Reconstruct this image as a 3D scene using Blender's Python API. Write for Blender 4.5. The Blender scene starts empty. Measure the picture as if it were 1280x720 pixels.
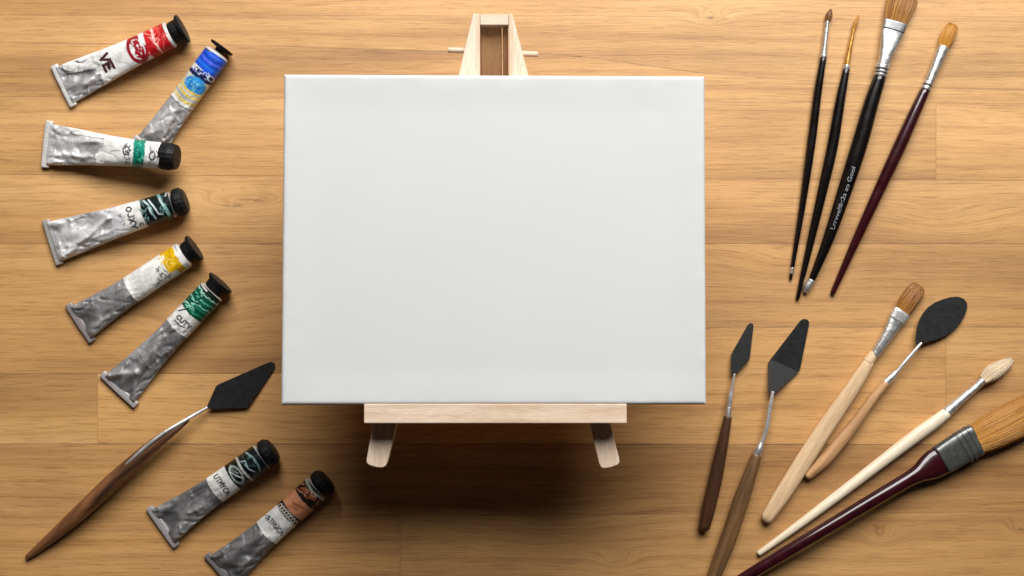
import bpy, math, random
import numpy as np
S = 0.0006            # metres per photo pixel on the table
H = 1.0               # camera height above the table
rng = np.random.RandomState(7)
scene = bpy.context.scene
col = scene.collection

def lin(r, g, b):
    f = lambda c: (c/255/12.92) if c/255 <= 0.04045 else ((c/255+0.055)/1.055)**2.4
    return (f(r), f(g), f(b))

def W(px, py, z=0.0):
    """point seen at photo pixel px,py standing z metres above the table"""
    k = S*(1-z/H)
    return np.array([(px-640)*k, (360-py)*k, z])

# ------------------------------------------------------------------ objects
def empty(name, loc, label, cat, group=None):
    o = bpy.data.objects.new(name, None); col.objects.link(o)
    o.location = loc; o.empty_display_size = 0.01
    o['label'] = label; o['category'] = cat
    if group: o['group'] = group
    return o

def mk(name, V, F, mat, parent=None, smooth=True, colors=None, uv=None, label=None):
    me = bpy.data.meshes.new(name)
    V = np.asarray(V, dtype=float)
    if parent is not None:
        V = V - np.array(parent_world(parent))
    me.from_pydata(V.tolist(), [], F if isinstance(F, list) else F.tolist())
    if smooth: me.polygons.foreach_set('use_smooth', [True]*len(me.polygons))
    if colors is not None:
        a = me.color_attributes.new('print', 'FLOAT_COLOR', 'POINT')
        c = np.ones((len(V), 4)); c[:, :3] = colors
        a.data.foreach_set('color', c.ravel())
    if uv is not None:
        a = me.attributes.new('run', 'FLOAT_VECTOR', 'POINT')
        a.data.foreach_set('vector', np.asarray(uv, dtype=float).ravel())
    me.materials.append(mat)
    me.update()
    o = bpy.data.objects.new(name, me); col.objects.link(o)
    if parent is not None: o.parent = parent
    if label: o['label'] = label
    return o

def parent_world(p):
    v = np.zeros(3)
    while p is not None:
        v += np.array(p.location); p = p.parent
    return v

# ------------------------------------------------------------------ numpy noise
def vnoise(x, y, seed=0):
    r = np.random.RandomState(seed); G = r.rand(64, 64)
    xi = np.floor(x).astype(int); yi = np.floor(y).astype(int)
    fx = x-xi; fy = y-yi
    fx = fx*fx*(3-2*fx); fy = fy*fy*(3-2*fy)
    g = lambda a, b: G[a % 64, b % 64]
    return (g(xi, yi)*(1-fx)+g(xi+1, yi)*fx)*(1-fy)+(g(xi, yi+1)*(1-fx)+g(xi+1, yi+1)*fx)*fy

def fbm(x, y, seed=0, oct=3):
    v = 0; a = .5
    for i in range(oct):
        v = v+a*vnoise(x*2**i, y*2**i, seed+i*13); a *= .5
    return v/(1-.5**oct)

def smooth(a, b, x):
    t = np.clip((x-a)/(b-a), 0, 1); return t*t*(3-2*t)

# ------------------------------------------------------------------ lofts
def pchip(x, y, xs):
    x = np.asarray(x, float); y = np.asarray(y, float)
    h = np.diff(x); d = np.diff(y)/h
    m = np.zeros(len(x))
    if len(x) > 2:
        for i in range(1, len(x)-1):
            if d[i-1]*d[i] > 0:
                w1 = 2*h[i]+h[i-1]; w2 = h[i]+2*h[i-1]
                m[i] = (w1+w2)/(w1/d[i-1]+w2/d[i])
    m[0] = d[0]; m[-1] = d[-1]
    i = np.clip(np.searchsorted(x, xs, side='right')-1, 0, len(x)-2)
    t = (xs-x[i])/h[i]
    return ((2*t**3-3*t**2+1)*y[i]+(t**3-2*t**2+t)*h[i]*m[i]+(-2*t**3+3*t**2)*y[i+1]+(t**3-t**2)*h[i]*m[i+1])

def frames(C):
    T = np.gradient(C, axis=0); T /= np.linalg.norm(T, axis=1)[:, None]
    side = np.stack([-T[:, 1], T[:, 0], np.zeros(len(T))], 1)
    side /= np.linalg.norm(side, axis=1)[:, None]
    up = np.cross(T, side)
    return T, side, up

def sample(st, n, linear=False):
    st = np.asarray(st, float)      # px,py,z,w,h all in photo pixels
    d = np.r_[0, np.cumsum(np.hypot(*np.diff(st[:, :2], axis=0).T)+1e-6)]
    if linear:
        xs = []
        for i in range(len(d)-1): xs += list(np.linspace(d[i], d[i+1], max(2, n//len(d)))[:-1])
        xs = np.array(xs+[d[-1]])
        out = np.stack([np.interp(xs, d, st[:, k]) for k in range(5)], 1)
    else:
        xs = np.linspace(0, d[-1], n)
        out = np.stack([pchip(d, st[:, k], xs) for k in range(5)], 1)
    return xs, out

def loft(name, st, mat, parent, n=50, nseg=28, p=2.0, r0=1.0, r1=1.0, linear=False, flute=0, dent=0, seed=1, label=None, smoothsh=True, color=None):
    """solid swept along photo points; r0/r1 = length (px) of the rounded ends"""
    xs, o = sample(st, n, linear)
    C = np.array([W(a[0], a[1], a[2]*S) for a in o])
    T, side, up = frames(C)
    w = o[:, 3]/2*S*(1-o[:, 2]*S/H); h = o[:, 4]/2*S
    q = np.array([0.0, .25, .5, .75, .92, 1.0])
    def endr(c, t, s_, u_, ww, hh, L, sgn, x):
        R = []
        for k in q[:0:-1]:
            f = max(math.sqrt(1-k*k), 0.0)
            R.append((c+sgn*t*L*S*k, t, s_, u_, ww*f, hh*f, x+sgn*L*k))
        return R
    rows = endr(C[0], T[0], side[0], up[0], w[0], h[0], r0, -1, 0)
    rows += [(C[i], T[i], side[i], up[i], w[i], h[i], xs[i]) for i in range(len(C))]
    rows += endr(C[-1], T[-1], side[-1], up[-1], w[-1], h[-1], r1, 1, xs[-1])[::-1]
    ph = np.linspace(0, 2*math.pi, nseg, endpoint=False)
    c = np.cos(ph); s = np.sin(ph)
    cx = np.sign(c)*np.abs(c)**(2/p); sy = np.sign(s)*np.abs(s)**(2/p)
    V = []; UV = []
    for (cc, t, sd, u, ww, hh, x) in rows:
        fl = 1+flute*np.cos(ph*18) if flute else 1.0
        if dent: fl = fl*(1+dent*(fbm(np.full(nseg, x/9.0), ph*1.2, seed)-.5))
        V.append(cc[None]+sd[None]*(ww*cx*fl)[:, None]+u[None]*(hh*sy*fl)[:, None])
        UV.append(np.stack([np.full(nseg, x*S), c*ww, s*hh], 1))
    V = np.concatenate(V); UV = np.concatenate(UV)
    m = len(rows); F = []
    for i in range(m-1):
        for j in range(nseg):
            k = (j+1) % nseg
            F.append((i*nseg+j, i*nseg+k, (i+1)*nseg+k, (i+1)*nseg+j))
    UV[:, 0] += (seed*0.37)
    return mk(name, V, F, mat, parent, uv=UV, smooth=smoothsh, label=label,
              colors=(np.tile(color, (len(V), 1)) if color is not None else None))

def boxpoly(name, pts, z0, z1, mat, parent, bev=0.0006, zs=None, label=None):
    """prism over photo points (traced at its upper face), real thickness, bevelled"""
    import bmesh
    bm = bmesh.new()
    n = len(pts)
    zt = zs if zs is not None else [z1]*n
    P = [W(p[0], p[1], zt[i]) for i, p in enumerate(pts)]
    th = z1-z0
    off = parent_world(parent) if parent else np.zeros(3)
    top = [bm.verts.new(p-off) for p in P]
    bot = [bm.verts.new(p-off-np.array([0, 0, th])) for p in P]
    bm.faces.new(top); bm.faces.new(bot[::-1])
    for i in range(n):
        j = (i+1) % n; bm.faces.new((top[j], top[i], bot[i], bot[j]))
    bmesh.ops.recalc_face_normals(bm, faces=bm.faces)
    if bev: bmesh.ops.bevel(bm, geom=list(bm.edges), offset=bev, segments=2, affect='EDGES', profile=.6)
    me = bpy.data.meshes.new(name); bm.to_mesh(me); bm.free()
    me.materials.append(mat)
    a = me.attributes.new('run', 'FLOAT_VECTOR', 'POINT')
    co = np.array([v.co[:] for v in me.vertices]); a.data.foreach_set('vector', co.ravel())
    o = bpy.data.objects.new(name, me); col.objects.link(o)
    if parent: o.parent = parent
    if label: o['label'] = label
    return o

# ------------------------------------------------------------------ materials
def new_mat(name):
    m = bpy.data.materials.new(name); m.use_nodes = True
    nt = m.node_tree; b = nt.nodes['Principled BSDF']
    return m, nt, b
def N(nt, t, **kw):
    n = nt.nodes.new(t)
    for k, v in kw.items():
        if k in n.inputs.keys(): n.inputs[k].default_value = v
        else: setattr(n, k, v)
    return n
def ramp(nt, src, stops, interp='LINEAR'):
    r = nt.nodes.new('ShaderNodeValToRGB'); r.color_ramp.interpolation = interp
    el = r.color_ramp.elements
    while len(el) < len(stops): el.new(0.5)
    for e, (p, c) in zip(el, stops):
        e.position = p; e.color = (*c, 1) if len(c) == 3 else c
    nt.links.new(src, r.inputs[0]); return r
def g(v): return (v, v, v)
def mapping(nt, src, scale, loc=(0, 0, 0), rot=(0, 0, 0)):
    m = nt.nodes.new('ShaderNodeMapping'); m.inputs['Scale'].default_value = scale
    m.inputs['Location'].default_value = loc; m.inputs['Rotation'].default_value = rot
    nt.links.new(src, m.inputs['Vector']); return m
def noise(nt, vec, scale=1, detail=4, rough=.55, dist=0):
    n = nt.nodes.new('ShaderNodeTexNoise'); nt.links.new(vec, n.inputs['Vector'])
    n.inputs['Scale'].default_value = scale; n.inputs['Detail'].default_value = detail
    n.inputs['Roughness'].default_value = rough; n.inputs['Distortion'].default_value = dist
    return n
def mix(nt, kind, a, b, fac):
    m = nt.nodes.new('ShaderNodeMix'); m.data_type = 'RGBA'; m.blend_type = kind
    for v, i in ((a, 6), (b, 7), (fac, 0)):
        if hasattr(v, 'type') and hasattr(v, 'links'): nt.links.new(v, m.inputs[i])
        else: m.inputs[i].default_value = (*v, 1) if isinstance(v, tuple) and len(v) == 3 else v
    return m.outputs[2]
def math_(nt, op, a, b=0.0, c=None):
    m = nt.nodes.new('ShaderNodeMath'); m.operation = op
    for i, v in enumerate((a, b) if c is None else (a, b, c)):
        if hasattr(v, 'links'): nt.links.new(v, m.inputs[i])
        else: m.inputs[i].default_value = v
    return m.outputs[0]
def bump(nt, b, h, dist, strength=1.0, prev=None):
    bn = nt.nodes.new('ShaderNodeBump'); bn.inputs['Distance'].default_value = dist
    bn.inputs['Strength'].default_value = strength
    nt.links.new(h, bn.inputs['Height'])
    nt.links.new(bn.outputs[0], b.inputs['Normal']); return bn

def mat_plain(name, rgb, rough=.5, metal=0, coat=0, var=0.0, vscale=400, bmp=0.0, bscale=900):
    m, nt, b = new_mat(name)
    b.inputs['Roughness'].default_value = rough; b.inputs['Metallic'].default_value = metal
    b.inputs['Coat Weight'].default_value = coat; b.inputs['Coat Roughness'].default_value = .08
    if coat: b.inputs['Specular IOR Level'].default_value = .25
    if not metal and not coat: b.inputs['Specular IOR Level'].default_value = .22
    co = nt.nodes.new('ShaderNodeTexCoord').outputs['Object']
    n = noise(nt, co, vscale, 5, .6)
    c = ramp(nt, n.outputs[0], [(.3, tuple(x*(1-var) for x in rgb)), (.7, tuple(min(1, x*(1+var)) for x in rgb))])
    nt.links.new(c.outputs[0], b.inputs['Base Color'])
    r = ramp(nt, noise(nt, co, vscale*.6, 3).outputs[0], [(.3, g(max(.03, rough-.08))), (.7, g(min(1, rough+.1)))])
    nt.links.new(r.outputs[0], b.inputs['Roughness'])
    if bmp: bump(nt, b, noise(nt, co, bscale, 4).outputs[0], bmp)
    return m

def mat_wood(name, dark, light, rough=.55, fine=1.0, coat=0.0):
    """wood whose grain runs along attribute 'run'.x"""
    m, nt, b = new_mat(name)
    at = nt.nodes.new('ShaderNodeAttribute'); at.attribute_name = 'run'
    v = at.outputs['Vector']
    a = noise(nt, mapping(nt, v, (18, 320*fine, 320*fine)).outputs[0], 1, 5, .6, .6)
    f = noise(nt, mapping(nt, v, (120, 2600, 2600)).outputs[0], 1, 3, .6)
    c = ramp(nt, a.outputs[0], [(.3, dark), (.52, tuple((x+y)/2 for x, y in zip(dark, light))), (.7, light)])
    ff = ramp(nt, f.outputs[0], [(.35, g(.78)), (.6, g(1))])
    nt.links.new(mix(nt, 'MULTIPLY', c.outputs[0], ff.outputs[0], 1.0), b.inputs['Base Color'])
    b.inputs['Roughness'].default_value = rough; b.inputs['Coat Weight'].default_value = coat
    bump(nt, b, f.outputs[0], .0001)
    return m

def mat_metal_tube():
    m, nt, b = new_mat('bare_tube_metal')
    at = nt.nodes.new('ShaderNodeAttribute'); at.attribute_name = 'print'
    co = nt.nodes.new('ShaderNodeTexCoord').outputs['Object']
    n = noise(nt, co, 900, 6, .75)
    sp = ramp(nt, n.outputs[0], [(.36, g(.62)), (.5, g(.95)), (.66, g(1.35))])
    nt.links.new(mix(nt, 'MULTIPLY', at.outputs['Color'], sp.outputs[0], .75), b.inputs['Base Color'])
    b.inputs['Metallic'].default_value = .3; b.inputs['Roughness'].default_value = .5
    bump(nt, b, noise(nt, co, 700, 5, .7).outputs[0], .0003, .6)
    return m

def mat_print():
    m, nt, b = new_mat('printed_label')
    at = nt.nodes.new('ShaderNodeAttribute'); at.attribute_name = 'print'
    co = nt.nodes.new('ShaderNodeTexCoord').outputs['Object']
    sm = ramp(nt, noise(nt, co, 350, 5, .65).outputs[0], [(.35, g(.86)), (.6, g(1))])
    nt.links.new(mix(nt, 'MULTIPLY', at.outputs['Color'], sm.outputs[0], .8), b.inputs['Base Color'])
    b.inputs['Roughness'].default_value = .4
    bump(nt, b, noise(nt, co, 220, 3).outputs[0], .0006, .5)
    return m

def mat_hair():
    m, nt, b = new_mat('brush_hair')
    at = nt.nodes.new('ShaderNodeAttribute'); at.attribute_name = 'print'
    nt.links.new(at.outputs['Color'], b.inputs['Base Color'])
    b.inputs['Roughness'].default_value = .45
    b.inputs['Specular IOR Level'].default_value = .35
    return m

def mat_canvas():
    m, nt, b = new_mat('primed_canvas')
    co = nt.nodes.new('ShaderNodeTexCoord').outputs['Object']
    w1 = N(nt, 'ShaderNodeTexWave', wave_type='BANDS', bands_direction='X'); w1.inputs['Scale'].default_value = 420
    w2 = N(nt, 'ShaderNodeTexWave', wave_type='BANDS', bands_direction='Y'); w2.inputs['Scale'].default_value = 420
    for w in (w1, w2):
        w.inputs['Distortion'].default_value = 1.2; w.inputs['Detail'].default_value = 2; nt.links.new(co, w.inputs['Vector'])
    h = math_(nt, 'MULTIPLY', w1.outputs['Fac'], w2.outputs['Fac'])
    c = ramp(nt, noise(nt, co, 14, 3).outputs[0], [(.3, (.570, .577, .577)), (.7, (.582, .587, .583))])
    nt.links.new(c.outputs[0], b.inputs['Base Color'])
    b.inputs['Roughness'].default_value = .85; b.inputs['Specular IOR Level'].default_value = .2
    bump(nt, b, h, .00012, .18)
    return m

def mat_table():
    m, nt, b = new_mat('oak_planks')
    L = nt.links.new
    co = nt.nodes.new('ShaderNodeTexCoord').outputs['Object']
    tone = nt.nodes.new('ShaderNodeAttribute'); tone.attribute_name = 'tone'      # x tone, y seed, z warm
    edge = nt.nodes.new('ShaderNodeAttribute'); edge.attribute_name = 'edge'      # metres to long seam / to butt joint
    sx = nt.nodes.new('ShaderNodeSeparateXYZ'); L(tone.outputs['Vector'], sx.inputs[0])
    se = nt.nodes.new('ShaderNodeSeparateXYZ'); L(edge.outputs['Vector'], se.inputs[0])
    off = nt.nodes.new('ShaderNodeCombineXYZ')
    L(math_(nt, 'MULTIPLY', sx.outputs[1], 7.3), off.inputs[0]); L(math_(nt, 'MULTIPLY', sx.outputs[1], 3.1), off.inputs[2])
    ad = nt.nodes.new('ShaderNodeVectorMath'); ad.operation = 'ADD'; L(co, ad.inputs[0]); L(off.outputs[0], ad.inputs[1])
    v0 = ad.outputs[0]
    ga = nt.nodes.new('ShaderNodeAttribute'); ga.attribute_name = 'grain'; gf = ga.outputs['Fac']
    # knots push the grain aside
    sep = nt.nodes.new('ShaderNodeSeparateXYZ'); L(co, sep.inputs[0])
    push = None; dark = None
    for (kx, ky, rx, ry, amt) in KNOTS:
        p = W(kx, ky)
        dx = math_(nt, 'MULTIPLY', math_(nt, 'SUBTRACT', sep.outputs[0], float(p[0])), 1/(rx*S))
        dy = math_(nt, 'MULTIPLY', math_(nt, 'SUBTRACT', sep.outputs[1], float(p[1])), 1/(ry*S))
        r2 = math_(nt, 'ADD', math_(nt, 'MULTIPLY', dx, dx), math_(nt, 'MULTIPLY', dy, dy))
        e = math_(nt, 'POWER', 2.718, math_(nt, 'MULTIPLY', r2, -0.35))
        pp = math_(nt, 'MULTIPLY', e, .010)
        push = pp if push is None else math_(nt, 'ADD', push, pp)
        e2 = math_(nt, 'MULTIPLY', math_(nt, 'POWER', 2.718, math_(nt, 'MULTIPLY', r2, -7.0)), amt)
        dark = e2 if dark is None else math_(nt, 'ADD', dark, e2)
    warp = noise(nt, mapping(nt, v0, (2.2, 5, 1)).outputs[0], 1, 3, .5)
    wv = math_(nt, 'MULTIPLY', math_(nt, 'SUBTRACT', warp.outputs[0], .5), .016)
    cmb = nt.nodes.new('ShaderNodeCombineXYZ'); L(math_(nt, 'ADD', wv, push), cmb.inputs[1])
    ad2 = nt.nodes.new('ShaderNodeVectorMath'); ad2.operation = 'ADD'; L(v0, ad2.inputs[0]); L(cmb.outputs[0], ad2.inputs[1])
    v = ad2.outputs[0]
    broad = noise(nt, mapping(nt, v, (1.3, 20, 1)).outputs[0], 1, 3, .5)
    med = noise(nt, mapping(nt, v, (5, 170, 1)).outputs[0], 1, 6, .62)
    fine = noise(nt, mapping(nt, v, (40, 900, 1)).outputs[0], 1, 4, .6)
    pore = noise(nt, mapping(nt, v, (110, 2600, 1)).outputs[0], 1, 2, .5)
    blot = noise(nt, mapping(nt, v0, (9, 22, 1)).outputs[0], 1, 4, .6)
    base = ramp(nt, broad.outputs[0], [(.30, (.40, .200, .060)), (.44, (.56, .302, .100)), (.58, (.62, .345, .122)), (.74, (.69, .402, .156))])
    c1 = ramp(nt, med.outputs[0], [(.34, (.52, .40, .29)), (.46, (.86, .81, .75)), (.58, g(1.07))])
    c2 = ramp(nt, fine.outputs[0], [(.30, (.72, .65, .56)), (.47, g(1)), (.68, (1.07, 1.07, 1.07))])
    c3 = ramp(nt, pore.outputs[0], [(.26, (.62, .54, .46)), (.40, g(1))])
    x = mix(nt, 'MULTIPLY', base.outputs[0], c1.outputs[0], gf)
    x = mix(nt, 'MULTIPLY', x, c2.outputs[0], 1.0)
    x = mix(nt, 'MULTIPLY', x, c3.outputs[0], .7)
    x = mix(nt, 'MULTIPLY', x, ramp(nt, blot.outputs[0], [(.35, (.86, .82, .78)), (.6, g(1.03))]).outputs[0], .7)
    stk = noise(nt, mapping(nt, v, (2.6, 95, 1), (3, 1, 0)).outputs[0], 1, 4, .5)
    x = mix(nt, 'MULTIPLY', x, ramp(nt, stk.outputs[0], [(.30, (.66, .54, .42)), (.40, (.93, .9, .86)), (.46, g(1))]).outputs[0], math_(nt, 'MULTIPLY', gf, 1.0))
    # growth ring figure
    wv2 = N(nt, 'ShaderNodeTexWave', wave_type='BANDS', bands_direction='Y'); wv2.inputs['Scale'].default_value = 9
    wv2.inputs['Distortion'].default_value = 5; wv2.inputs['Detail'].default_value = 3; wv2.inputs['Detail Scale'].default_value = .8
    L(mapping(nt, v, (.22, 2.6, 1)).outputs[0], wv2.inputs['Vector'])
    rc = ramp(nt, wv2.outputs['Fac'], [(0, (.72, .62, .52)), (.13, (.93, .9, .87)), (.3, g(1)), (1, g(1.0))])
    x = mix(nt, 'MULTIPLY', x, rc.outputs[0], .35)
    tn = nt.nodes.new('ShaderNodeCombineColor')
    L(sx.outputs[0], tn.inputs[0])
    L(math_(nt, 'MULTIPLY', sx.outputs[0], sx.outputs[2]), tn.inputs[1])
    L(math_(nt, 'MULTIPLY', sx.outputs[0], math_(nt, 'MULTIPLY', sx.outputs[2], sx.outputs[2])), tn.inputs[2])
    x = mix(nt, 'MULTIPLY', x, tn.outputs[0], 1.0)
    # seams: irregular, stronger where the boards gap
    sn = noise(nt, mapping(nt, co, (14, 3, 1)).outputs[0], 1, 3, .6)
    sw = math_(nt, 'MAXIMUM', math_(nt, 'MULTIPLY', math_(nt, 'SUBTRACT', sn.outputs[0], .28), .0032), .00012)
    mr = nt.nodes.new('ShaderNodeMapRange'); L(se.outputs[0], mr.inputs[0]); mr.inputs[1].default_value = 0; L(sw, mr.inputs[2])
    mr.inputs[3].default_value = 1; mr.inputs[4].default_value = 0
    s1 = math_(nt, 'MULTIPLY', math_(nt, 'POWER', mr.outputs[0], 1.3), se.outputs[2])
    mr2 = nt.nodes.new('ShaderNodeMapRange'); L(se.outputs[1], mr2.inputs[0]); mr2.inputs[1].default_value = 0; mr2.inputs[2].default_value = .0007
    mr2.inputs[3].default_value = .35; mr2.inputs[4].default_value = 0
    st = math_(nt, 'MAXIMUM', s1, mr2.outputs[0])
    x = mix(nt, 'MIX', x, (.10, .045, .016), math_(nt, 'MINIMUM', math_(nt, 'MULTIPLY', st, .85), 1.0))
    kn = ramp(nt, noise(nt, mapping(nt, co, (160, 420, 1)).outputs[0], 1, 3, .7).outputs[0], [(.42, g(0)), (.56, g(1))])
    x = mix(nt, 'MIX', x, (.12, .05, .018), math_(nt, 'MINIMUM', math_(nt, 'MULTIPLY', dark, kn.outputs[0]), .8))
    L(x, b.inputs['Base Color'])
    rr = ramp(nt, med.outputs[0], [(.3, g(.58)), (.7, g(.47))]); L(rr.outputs[0], b.inputs['Roughness'])
    b.inputs['Specular IOR Level'].default_value = .85
    hh = math_(nt, 'SUBTRACT', math_(nt, 'ADD', fine.outputs[0], math_(nt, 'MULTIPLY', pore.outputs[0], .6)), math_(nt, 'MULTIPLY', st, .6))
    bump(nt, b, hh, .00022, .55)
    return m

KNOTS = [(292, 257, 30, 8, .9), (888, 22, 12, 6, .8), (1180, 278, 40, 16, .12), (985, 335, 40, 14, .15), (1275, 662, 10, 6, 1.0),
         (700, 648, 60, 22, .10), (770, 702, 14, 6, .5), (385, 555, 60, 30, .10), (1100, 672, 14, 8, .3), (250, 395, 40, 20, .15), (320, 250, 34, 6, .6)]
M_table = mat_table()
M_canvas = mat_canvas()
M_pine = mat_wood('pale_pine', lin(214, 184, 156), lin(240, 218, 196), .6, .5)
M_hraw = mat_wood('raw_handle_wood', lin(204, 168, 126), lin(232, 200, 160), .5)
M_hcream = mat_wood('cream_handle_wood', lin(224, 206, 176), lin(244, 230, 206), .35, coat=.3)
M_htan = mat_wood('tan_handle_wood', lin(168, 122, 82), lin(212, 166, 118), .45)
M_walnut = mat_wood('walnut_handle', lin(58, 36, 22), lin(88, 56, 36), .4, coat=.15)
M_teak = mat_wood('teak_handle', lin(84, 58, 34), lin(132, 96, 60), .45)
M_rose = mat_wood('rosewood_handle', lin(46, 28, 18), lin(146, 96, 60), .45, .5, coat=.2)
M_metal = mat_metal_tube()
M_print = mat_print()
M_hair = mat_hair()
M_cap = mat_plain('black_cap_plastic', (.006, .006, .0065), .5, var=.3, bmp=.0002)
M_ferr = mat_plain('nickel_ferrule', (.66, .65, .64), .34, metal=.85, var=.12, vscale=500, bmp=.00015, bscale=350)
M_brass = mat_plain('brass_ferrule', lin(214, 160, 82), .3, metal=.75, var=.12, vscale=400)
M_steel = mat_plain('polished_steel', (.70, .69, .68), .34, metal=.7, var=.06)
M_blackh = mat_plain('black_lacquer', (.0045, .003, .003), .28, coat=.55, var=.3, vscale=120)
M_burg = mat_plain('burgundy_lacquer', (.028, .003, .0055), .25, coat=.8, var=.35, vscale=120)
M_blade = mat_plain('blackened_blade', (.006, .006, .0065), .5, metal=.0, var=.15, bmp=.00002)
M_blade.node_tree.nodes['Principled BSDF'].inputs['Specular IOR Level'].default_value = .4
M_text = mat_plain('silver_lettering', (.30, .32, .36), .5)
M_plate = mat_plain('dark_plated_ferrule', (.17, .175, .17), .38, metal=.8, var=.1)
M_band = mat_plain('grey_crimped_band', (.33, .34, .35), .4, metal=.8, var=.15)
M_ring = mat_plain('dark_groove', (.06, .055, .05), .5, metal=.5)

# ------------------------------------------------------------------ table
def build_table():
    def bd(pts): return lambda x: np.interp(x, [p[0] for p in pts], [p[1] for p in pts])
    inner = [
        (bd([(0, -62)]), .7), (bd([(0, 19), (720, 20), (1280, 27)]), .35),
        (bd([(0, 53), (360, 58), (520, 63), (720, 70), (880, 92), (1100, 108), (1280, 113)]), .5),
        (bd([(0, 121), (880, 127), (1280, 130)]), .35), (bd([(0, 218), (1280, 226)]), .55),
        (bd([(0, 305), (1280, 305)]), .7), (bd([(340, 467), (900, 409)]), .75),
        (bd([(0, 555), (1280, 556)]), 1.0), (bd([(0, 656), (500, 645), (1280, 640)]), .4), (bd([(0, 738)]), .8)]
    y = -62; up = []
    while y > -900: y -= rng.uniform(70, 95); up.append((bd([(0, y)]), rng.uniform(.4, 1)))
    y = 738; dn = []
    while y < 1600: y += rng.uniform(70, 95); dn.append((bd([(0, y)]), rng.uniform(.4, 1)))
    B = up[::-1]+inner+dn
    k0 = len(up)
    joints = {k0+3: [1170], k0+6: [122, 1182], k0+8: [500], k0+1: [], k0: [], k0+2: [], k0+4: [], k0+5: [], k0+7: []}
    tones = {k0: (1.0, 1.0), k0+1: (1.06, 1.03), k0+2: (1.0, 1.0), k0+3: (1.04, 1.02), k0+4: (.95, .98), k0+5: (.95, .98),
             k0+6: (1.02, 1.0), k0+7: (.88, .985), k0+8: (.88, .98)}
    V = []; F = []; tone = []; edge = []; grain = []
    X0, X1 = -1100, 2400
    for r in range(len(B)-1):
        (fa, sa), (fb, sb) = B[r], B[r+1]
        js = joints.get(r)
        if js is None: js = list(np.cumsum(rng.uniform(500, 1100, 5))+X0)
        elif not js: js = []
        if r in joints: js = [-500+37*(r % 5)] + js + [1650+61*(r % 4)]
        js = [X0]+sorted(js)+[X1]
        for q in range(len(js)-1):
            xa, xb = js[q], js[q+1]
            t0, w0 = tones.get(r, (rng.uniform(.88, 1.04), rng.uniform(.97, 1.03)))
            t = t0*(1+rng.uniform(-.05, .05)); w = w0+rng.uniform(-.015, .015)
            if r == k0+6 and q == 1: t = t0*.93
            if r == k0+6 and q == 2: t = t0*1.04; 
            if r == k0+6 and q == 3: t = t0*.88
            if r == k0+3 and q == 2: t = t0*1.05
            sd = rng.uniform(0, 50); gr = 1.0 if r in (k0+7, k0+8) else (.62 if r == k0+6 else rng.uniform(.7, .95))
            nx = max(2, int((xb-xa)/20)); xs = np.linspace(xa, xb, nx+1)
            sub = [0, .06, .5, .94, 1]
            base = len(V)
            for xx in xs:
                ya, yb = float(fa(xx)), float(fb(xx))
                for u in sub:
                    grain.append((gr, 0, 0)); V.append(W(xx, ya+(yb-ya)*u, 0)); tone.append((t, sd, w))
                    du = min(u, 1-u)*(yb-ya)*S
                    edge.append((du, min(xx-xa, xb-xx)*S, sa if u < .5 else (sb if u > .5 else 0)))
            ns = len(sub)
            for i in range(nx):
                for j in range(ns-1):
                    a = base+i*ns+j
                    F.append((a, a+1, a+ns+1, a+ns))
    V = np.array(V); n0 = len(V)
    # the slab's sides and underside
    lo = V.min(0); hi = V.max(0); th = .04
    box = [(lo[0], lo[1], 0), (hi[0], lo[1], 0), (hi[0], hi[1], 0), (lo[0], hi[1], 0),
           (lo[0], lo[1], -th), (hi[0], lo[1], -th), (hi[0], hi[1], -th), (lo[0], hi[1], -th)]
    V = np.concatenate([V, np.array(box)])
    for f in ((0, 1, 5, 4), (1, 2, 6, 5), (2, 3, 7, 6), (3, 0, 4, 7), (7, 6, 5, 4)): F.append(tuple(n0+i for i in f))
    tone += [(1, 3, 1)]*8; edge += [(1, 1, 0)]*8; grain += [(.5, 0, 0)]*8
    o = mk('tabletop', V, F, M_table, None, smooth=False)
    for nm, d in (('tone', tone), ('edge', edge), ('grain', grain)):
        a = o.data.attributes.new(nm, 'FLOAT_VECTOR', 'POINT'); a.data.foreach_set('vector', np.array(d, float).ravel())
    o['kind'] = 'structure'; o['label'] = 'warm oak tabletop of long horizontal planks under the art supplies'
build_table()

# ------------------------------------------------------------------ painted tubes
GL = {'V': [[(0, 1), (.5, 0), (1, 1)]], 'E': [[(1, 1), (0, 1), (0, 0), (1, 0)], [(0, .5), (.8, .5)]],
      'O': [[(.5, 1), (0, .7), (0, .3), (.5, 0), (1, .3), (1, .7), (.5, 1)]], 'J': [[(.9, 1), (.9, .2), (.5, 0), (.1, .2)]],
      'X': [[(0, 0), (1, 1)], [(0, 1), (1, 0)]], 'N': [[(0, 0), (0, 1), (1, 0), (1, 1)]], 'I': [[(.5, 0), (.5, 1)]],
      'R': [[(0, 0), (0, 1), (.9, .85), (.8, .5), (0, .5)], [(.4, .5), (1, 0)]], 'L': [[(0, 1), (0, 0), (.9, 0)]],
      'U': [[(0, 1), (0, .2), (.5, 0), (1, .2), (1, 1)]], 'C': [[(1, .85), (.5, 1), (0, .6), (0, .3), (.5, 0), (1, .15)]],
      'S': [[(1, .9), (.4, 1), (.1, .75), (.9, .3), (.6, 0), (0, .1)]], 'A': [[(0, 0), (.5, 1), (1, 0)], [(.25, .4), (.75, .4)]],
      'T': [[(0, 1), (1, 1)], [(.5, 1), (.5, 0)]], 'M': [[(0, 0), (0, 1), (.5, .4), (1, 1), (1, 0)]], 'Y': [[(0, 1), (.5, .5), (1, 1)], [(.5, .5), (.5, 0)]]}

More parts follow.
